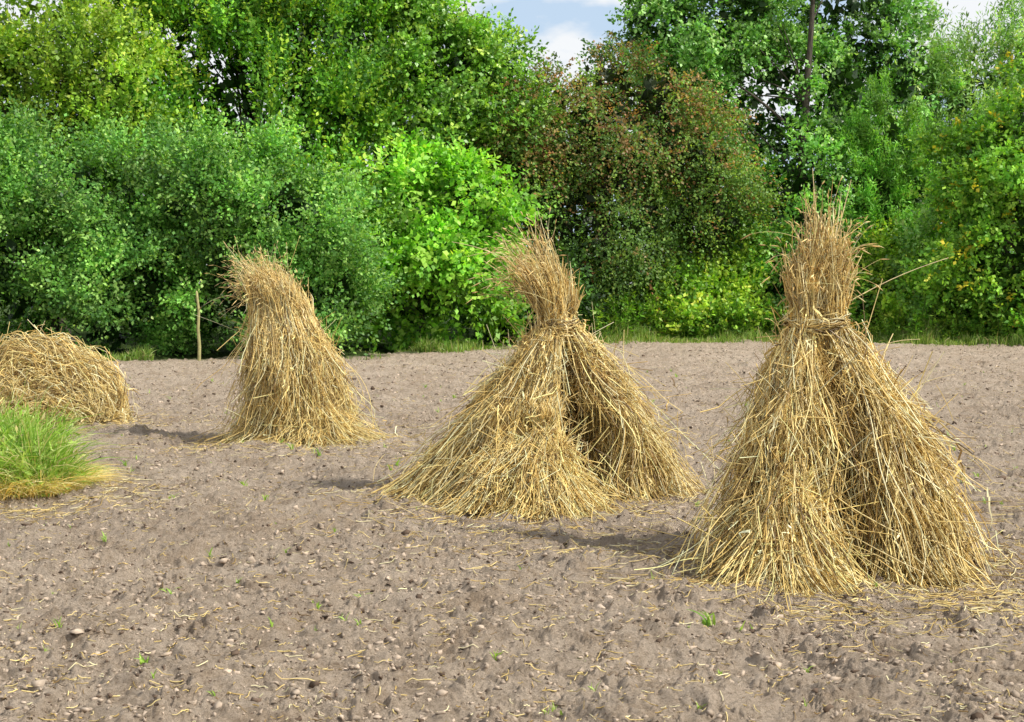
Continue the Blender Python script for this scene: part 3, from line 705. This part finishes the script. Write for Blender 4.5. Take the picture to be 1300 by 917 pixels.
def make_weeds(cnt=130):
    ms = []
    for k in range(6):
        b = Bag(); st = rng.integers(6, 12)
        a = rng.normal(0, .16, (st, 2)); H = rng.uniform(.5, 1.0, st); s = np.linspace(0, 1, 6)
        P = np.zeros((st, 6, 3)); P[..., :2] = (a*.3)[:, None]+a[:, None]*s[None, :, None]**1.5; P[..., 2] = H[:, None]*s
        V, F, kk = tubes(P, np.full((st, 6), .006), 3); b.add(V, F, np.tile([[.16, .22, .05]], (len(F), 1)))
        nl = 34
        t = rng.uniform(.2, 1, (st, nl)); B = np.stack([np.interp(t[i], s, P[i, :, j]) for i in range(st) for j in range(3)], 0).reshape(st, 3, nl).transpose(0, 2, 1).reshape(-1, 3)
        D = norm(rng.normal(0, 1, B.shape)+np.array([0, 0, .35])); Sd = norm(np.cross(D, rng.normal(0, .4, B.shape)+np.array([0, 0, 1])))
        L = rng.uniform(.07, .15, (len(B), 1)); md = B+D*L*.45
        V = np.stack([B, md+Sd*L*.2, B+D*L, md-Sd*L*.2], 1).reshape(-1, 3); F = np.arange(len(V)).reshape(-1, 4)
        pal = np.array([YEL, BRT, MID][k % 3])*1.15; b.add(V, F, pal[rng.choice(4, len(F))]*rng.uniform(.7, 1.2, (len(F), 1)))
        ms.append(build_mesh("tall_weed", np.concatenate(b.v), np.concatenate(b.f), np.concatenate(b.c), M_LEAF))
    for i in range(cnt):
        x = random.choice([random.uniform(0, 15), random.uniform(2, 14), random.uniform(2, 8)]); y = float(edge_y(x))+random.uniform(-.15, 1.2)
        o = bpy.data.objects.new("tall_weed", ms[i % 6]); o.location = (x, y, float(ground_h(x, y))); s = random.uniform(.3, 1.25); o.scale = (s*1.3, s*1.3, s)
        o.rotation_euler[2] = random.uniform(0, 6.28); link(o)
        o["label"] = "tall leafy green weed on the grass verge"; o["category"] = "weed"; o["group"] = "weeds along the field edge"
make_weeds()

lob = []
r2 = random.Random(3)
x = -26
while x < 28:
    zt = 5.3+r2.uniform(-.6, .8)+(1.5 if x < -3 else 0)+(2.0 if -3 < x < 5 else 0)
    lob.append((x, 47+r2.uniform(-1, 1), zt*.5, 2.2, 1.6, zt*.55)); x += 2.0
V, F, col, C = foliage(lob, 130000, np.array(MID)*.75, W4, leaf=(.14, .09), twig=(.4, .9), lpt=10, csize=(.5, 1.0), cdens=.7)
o = mesh_object("distant_wood", V, F, col, M_LEAF); o["kind"] = "stuff"; o["label"] = "dark green woodland mass behind the trees"; o["category"] = "woodland"

def make_stake():
    P = np.array([[(0, 0, 0), (.01, 0, .3), (-.012, 0, .62), (.006, 0, .95), (-.03, 0, 1.3), (-.03, 0, 1.32)]], float)
    V, F, k = tubes(P, np.array([[.034, .032, .030, .026, .022, .001]]), 8)
    m = tint_mat("pale_bark", rough=.9, spec=.05, transl=0.0, nscale=12)
    o = mesh_object("wooden_stake", V, F, np.tile([[.36, .33, .15]], (len(F), 1)), m, True); o.location = (-5.78, 25.95, 0)
    o["label"] = "thin pale wooden stake in front of the shrubs"; o["category"] = "stake"
make_stake()

# ------------------------------------------------------------------ light, sky, camera
to_sun = np.array([.72, -.30, .80]); to_sun /= np.linalg.norm(to_sun)
elev = math.asin(to_sun[2]); az = math.atan2(to_sun[0], to_sun[1])
sun = bpy.data.lights.new("sun", 'SUN'); sun.energy = 5.0; sun.angle = math.radians(.6); sun.color = (1, .96, .87)
so = bpy.data.objects.new("sun", sun); link(so)
from mathutils import Vector
so.rotation_euler = Vector(to_sun).to_track_quat('Z', 'Y').to_euler()
w = bpy.data.worlds.new("World"); scene.world = w; w.use_nodes = True
nt = w.node_tree; nt.nodes.clear(); L = nt.links.new
out = N(nt, 'ShaderNodeOutputWorld'); bg = N(nt, 'ShaderNodeBackground'); bg.inputs['Strength'].default_value = .14
sk = N(nt, 'ShaderNodeTexSky'); sk.sky_type = 'NISHITA'; sk.sun_disc = False; sk.sun_elevation = elev; sk.sun_rotation = az
tc = N(nt, 'ShaderNodeTexCoord'); mp = N(nt, 'ShaderNodeMapping'); mp.inputs['Scale'].default_value = (1, 1, 2.2); mp.inputs['Location'].default_value = (.35, 0, .1)
no = N(nt, 'ShaderNodeTexNoise'); no.inputs['Scale'].default_value = 9; no.inputs['Detail'].default_value = 8; no.inputs['Roughness'].default_value = .5
cr = N(nt, 'ShaderNodeValToRGB'); cr.color_ramp.elements[0].position = .40; cr.color_ramp.elements[1].position = .50
cr.color_ramp.elements[0].color = (4.2, 5.3, 6.6, 1); cr.color_ramp.elements[1].color = (7.3, 7.3, 7.3, 1)
mx = N(nt, 'ShaderNodeMix', data_type='RGBA'); mx.inputs[0].default_value = .85
L(tc.outputs['Generated'], mp.inputs[0]); L(mp.outputs[0], no.inputs['Vector']); L(no.outputs['Fac'], cr.inputs[0]); L(cr.outputs[0], mx.inputs[7])
L(sk.outputs[0], mx.inputs[6]); L(mx.outputs[2], bg.inputs['Color']); L(bg.outputs[0], out.inputs[0])

cam = bpy.data.cameras.new("camera"); cam.sensor_width = 36; cam.lens = 49.46; cam.clip_end = 3000
co = bpy.data.objects.new("camera", cam); co.location = (0, 0, 1.45); co.rotation_euler = (math.radians(90-3.15), 0, 0); link(co)
scene.camera = co
scene.view_settings.view_transform = 'Standard'; scene.view_settings.look = 'None'; scene.view_settings.exposure = 0
